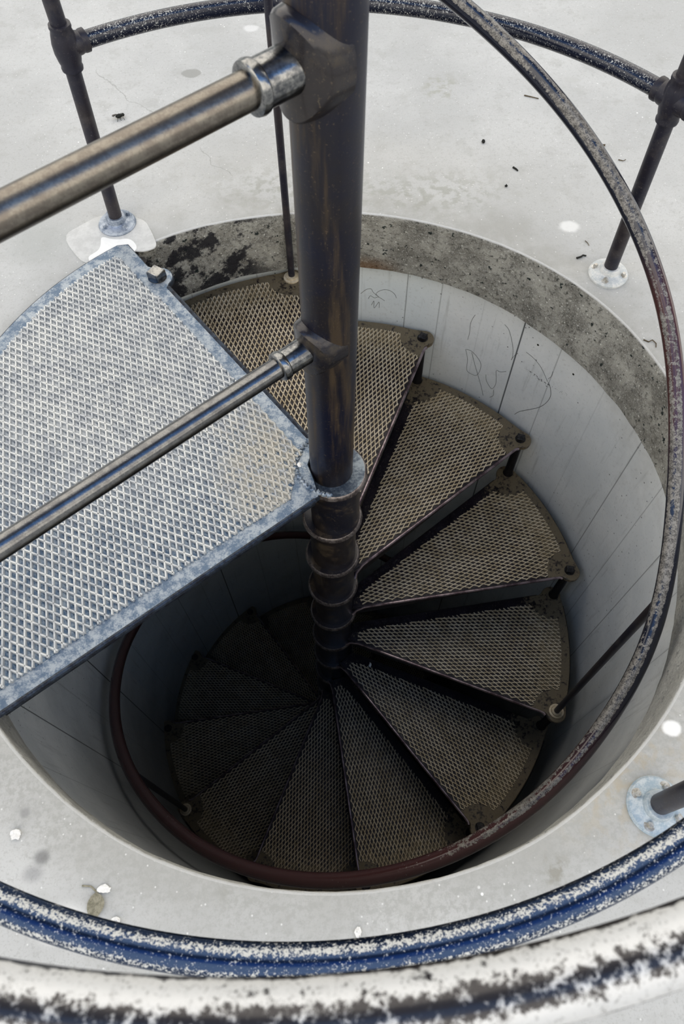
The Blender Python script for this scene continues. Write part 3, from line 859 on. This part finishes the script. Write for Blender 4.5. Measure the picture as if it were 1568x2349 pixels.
guard_post((pol(1.112, -142.6)), AS[3], M_greyflange, 30, False)

# ------------------------------------------------------------------ small things lying about
def stick(name, pts, r, mat, label, cat, group=None):
    mb = MB(); P = [Vector(p) for p in pts]
    tube(mb, P, lambda i: r*(1-.35*i/max(1, len(P)-1)), 7)
    o = mb.build(name, mat); tag(o, label, cat, group); return o
def blob(name, x, y, z, rx, ry, rz, mat, label, cat, group=None, seed=0, ang=0):
    mb = MB(); V, F = [], []; n, m = 12, 7
    for j in range(m):
        ph = PI*(j+.5)/m
        for k in range(n):
            th = 2*PI*k/n
            d = Vector((math.sin(ph)*math.cos(th), math.sin(ph)*math.sin(th), math.cos(ph)))
            s = 1+.75*mnoise.noise(d*2.1+Vector((seed*3.1, seed, 0)))
            a, b = rot((d.x*rx*s, d.y*ry*s), ang)
            V.append((x+a, y+b, z+max(0, (d.z*.5+.5)*2*rz*s)))
    for j in range(m-1):
        for k in range(n):
            F.append((j*n+k, j*n+(k+1) % n, (j+1)*n+(k+1) % n, (j+1)*n+k))
    F = [tuple(reversed(f)) for f in F]
    F.append(tuple(range(n))); F.append(tuple(reversed([(m-1)*n+k for k in range(n)])))
    mb.add(V, F); o = mb.build(name, mat); tag(o, label, cat, group); return o

# fly
fx, fy = -.708, 1.470
fly = empty('dead_fly', (fx, fy, 0)); tag(fly, 'small dead black fly lying on the concrete above the thick grey bar', 'insect')
mb = MB()
lathe(mb, [(.0015, -.014), (.0065, -.008), (.0075, 0), (.006, .006), (.0035, .009), (.0055, .012), (.0055, .016), (.001, .019)], 14, 0, (0, 0, .009), (.9, .35, .05))
mb.build('body', M_dark, fly)
for s in (1, -1):
    mb = MB(); w = [(0, 0), (-.010, .004*s+.003), (-.022, .007*s), (-.026, .002*s), (-.018, -.002*s)]
    w = [rot(q, 21) for q in w]
    mb.add([(a, b, .015-.02*abs(a)) for a, b in w], [tuple(range(5))]); mb.build('wing', M_wing, fly)
for k in range(6):
    s = 1 if k % 2 else -1; off = (-.006, 0, .006)[k//2]
    a = rot((off, .004*s), 21); b = rot((off*1.6, .012*s), 21); c = rot((off*2.2, .018*s), 21)
    mb = MB(); tube(mb, [(a[0], a[1], .008), (b[0], b[1], .010), (c[0], c[1], .0005)], .0007, 5); mb.build('leg', M_dark, fly)

# dry leaf
lf = empty('dry_leaf', (-.495, -1.000, 0)); tag(lf, 'small curled dry leaf lying on the concrete at the lower left', 'leaf')
mb = MB(); V, F = [], []; nl = 9
for i in range(nl):
    t = i/(nl-1); w = .016*math.sin(PI*t**.8)+.0008; y = .022-.052*t
    for s in (-1, -.5, 0, .5, 1):
        V.append((w*s+.003*math.sin(4*t), y, .002+.007*abs(s)**1.5*math.sin(PI*t)))
for i in range(nl-1):
    for k in range(4):
        F.append((i*5+k, i*5+k+1, (i+1)*5+k+1, (i+1)*5+k))
mb.add(V, F); mb.build('blade', M_leaf, lf)
mb = MB(); tube(mb, [(.0, .022, .002), (-.012, .032, .002), (-.030, .034, .001)], .0016, 6); mb.build('stalk', M_leaf, lf)
blob('paint_chip', -.480, -.974, 0, .014, .007, .0022, M_white, 'flat white paint chip touching the top of the dry leaf', 'paint chip', None, 3, -5)

stick('twig', [(.757, 1.531, .002), (.781, 1.519, .003), (.806, 1.509, .002)], .0022, M_twig, 'thin straight brown twig on the concrete beside the crossing rails at top right', 'twig', 'twigs on the deck')
stick('twig', [(.655, 1.136, .002), (.664, 1.124, .003), (.668, 1.117, .002)], .0036, M_dark, 'short thick dark twig on the open concrete right of the pole', 'twig', 'twigs on the deck')
stick('twig', [(.915, .366, .002), (.928, .357, .002), (.940, .363, .003), (.948, .350, .002), (.944, .336, .002)], .0018, M_twig, 'thin curly twig by the rim under the handrail at the right', 'twig', 'twigs on the deck')
stick('twig', [(1.02, 1.158, .002), (1.034, 1.150, .003), (1.045, 1.157, .002)], .0016, M_twig, 'fine crooked twig between the handrail and the right post', 'twig', 'twigs on the deck')
stick('twig', [(.786, .700, .002), (.801, .704, .004), (.808, .711, .003), (.818, .709, .002)], .0032, M_dark, 'dark crumpled twig just left of the right post flange', 'twig', 'twigs on the deck')
stick('twig', [(.828, .775, .002), (.834, .764, .002), (.836, .753, .002)], .0012, M_twig, 'hair-thin twig just beyond the right post flange', 'twig', 'twigs on the deck')
blob('grit', .572, 1.273, 0, .006, .008, .004, M_dark, 'dark oval crumb of grit on the open concrete behind the pole', 'grit', 'dark grit', 5)
blob('grit', .617, 1.042, 0, .005, .004, .003, M_dark, 'tiny dark dot of grit nearest the rim behind the pole', 'grit', 'dark grit', 6)
blob('grit', .985, 1.235, 0, .006, .0045, .003, M_twig, 'brown crumb of grit between handrail and right post', 'grit', 'dark grit', 7)
blob('stone_chip', -.451, -1.030, 0, .0085, .0075, .004, M_white, 'small white stone chip just right of the dry leaf', 'stone chip', 'white chips', 1)
blob('stone_chip', -.671, -.868, 0, .011, .009, .004, M_white, 'white stone chip at the left edge of the near concrete', 'stone chip', 'white chips', 2)
blob('stone_chip', .016, -1.068, 0, .0065, .0085, .003, M_white, 'lone white oval chip on the concrete below the pole, by the near rail', 'stone chip', 'white chips', 4)
blob('stone_chip', .400, -1.150, 0, .020, .014, .004, M_white, 'ragged white chip between the two near rails', 'stone chip', 'white chips', 8)
blob('stone_chip', -.083, -.018, LZ-.006, .006, .007, .003, M_white, 'round white chip on the landing plate beside the pole collar', 'stone chip', 'white chips', 9)
z6 = ZT-6*RISE
blob('white_seed', .159+GX*z6, -.094, z6+.0005, .0062, .0110, .006, M_white, 'small white seed on a dark step close to the pole', 'seed', None, 11, -12)

# ------------------------------------------------------------------ light: overcast sky with blue breaks, plus added dark bands for reflections
W = bpy.data.worlds.new('overcast_sky'); bpy.context.scene.world = W; W.use_nodes = True
t = W.node_tree; t.nodes.clear()
class WN(NT):
    def __init__(s, tree): s.t = tree
w = WN(t)
out = t.nodes.new('ShaderNodeOutputWorld'); bg = t.nodes.new('ShaderNodeBackground'); t.links.new(bg.outputs[0], out.inputs[0])
G = w.coord('Generated'); x, y, z = w.sep(G)
e = w.math('MULTIPLY', w.math('ARCTAN2', z, y), 1/PI)           # 0 north horizon, .5 zenith, 1 south horizon
cl = w.noise(G, 2.2, 6, .6, .4)
e = w.math('ADD', e, w.math('MULTIPLY', w.math('SUBTRACT', cl, .5), .22))
white = (1.15, 1.09, .99); grey = (.50, .51, .52); deep = (.10, .12, .17); blue = (.16, .33, .66); horizon_dark = (.22, .24, .23)  # deep: added dark band overhead, standing in for an unseen viewer in reflections
sky = w.ramp(e, [(0, horizon_dark), (.03, horizon_dark), (.07, grey), (.13, white), (.38, white), (.43, deep), (.525, deep), (.565, blue), (.63, blue), (.68, white), (.92, white), (.955, grey), (1, horizon_dark)])  # dark horizon ends are added for reflections on the pipes
gnd = w.step(z, .02, -.06)
sky = w.mix(gnd, sky, (.55, .55, .53))
w.put(bg.inputs[0], sky); bg.inputs[1].default_value = 1.52

# ------------------------------------------------------------------ camera
F_PX = 1699.2178
r = Vector((.99904871, -.04351886, -.00278876)); u = Vector((.03931116, .87108181, .48956216)); fw = Vector((.01887595, .48920607, -.87196394))
cam = bpy.data.cameras.new('camera'); co = bpy.data.objects.new('camera', cam); C.objects.link(co)
co.matrix_world = Matrix(((r.x, u.x, -fw.x, 0), (r.y, u.y, -fw.y, -1.02305519*U), (r.z, u.z, -fw.z, 1.65990255*U), (0, 0, 0, 1)))
cam.sensor_fit = 'VERTICAL'; cam.sensor_height = 36; cam.sensor_width = 24
cam.lens = F_PX/2349*36
cam.shift_x = -10.3991/2349; cam.shift_y = -51.0846/2349
cam.clip_start = .02
cam.dof.use_dof = True; cam.dof.focus_distance = 1.75; cam.dof.aperture_fstop = 9.0
sc = bpy.context.scene
sc.camera = co
sc.view_settings.view_transform = 'Standard'; sc.view_settings.look = 'Medium High Contrast'
sc.view_settings.exposure = 0.0
sc.cycles.max_bounces = 9; sc.cycles.diffuse_bounces = 6; sc.cycles.glossy_bounces = 3
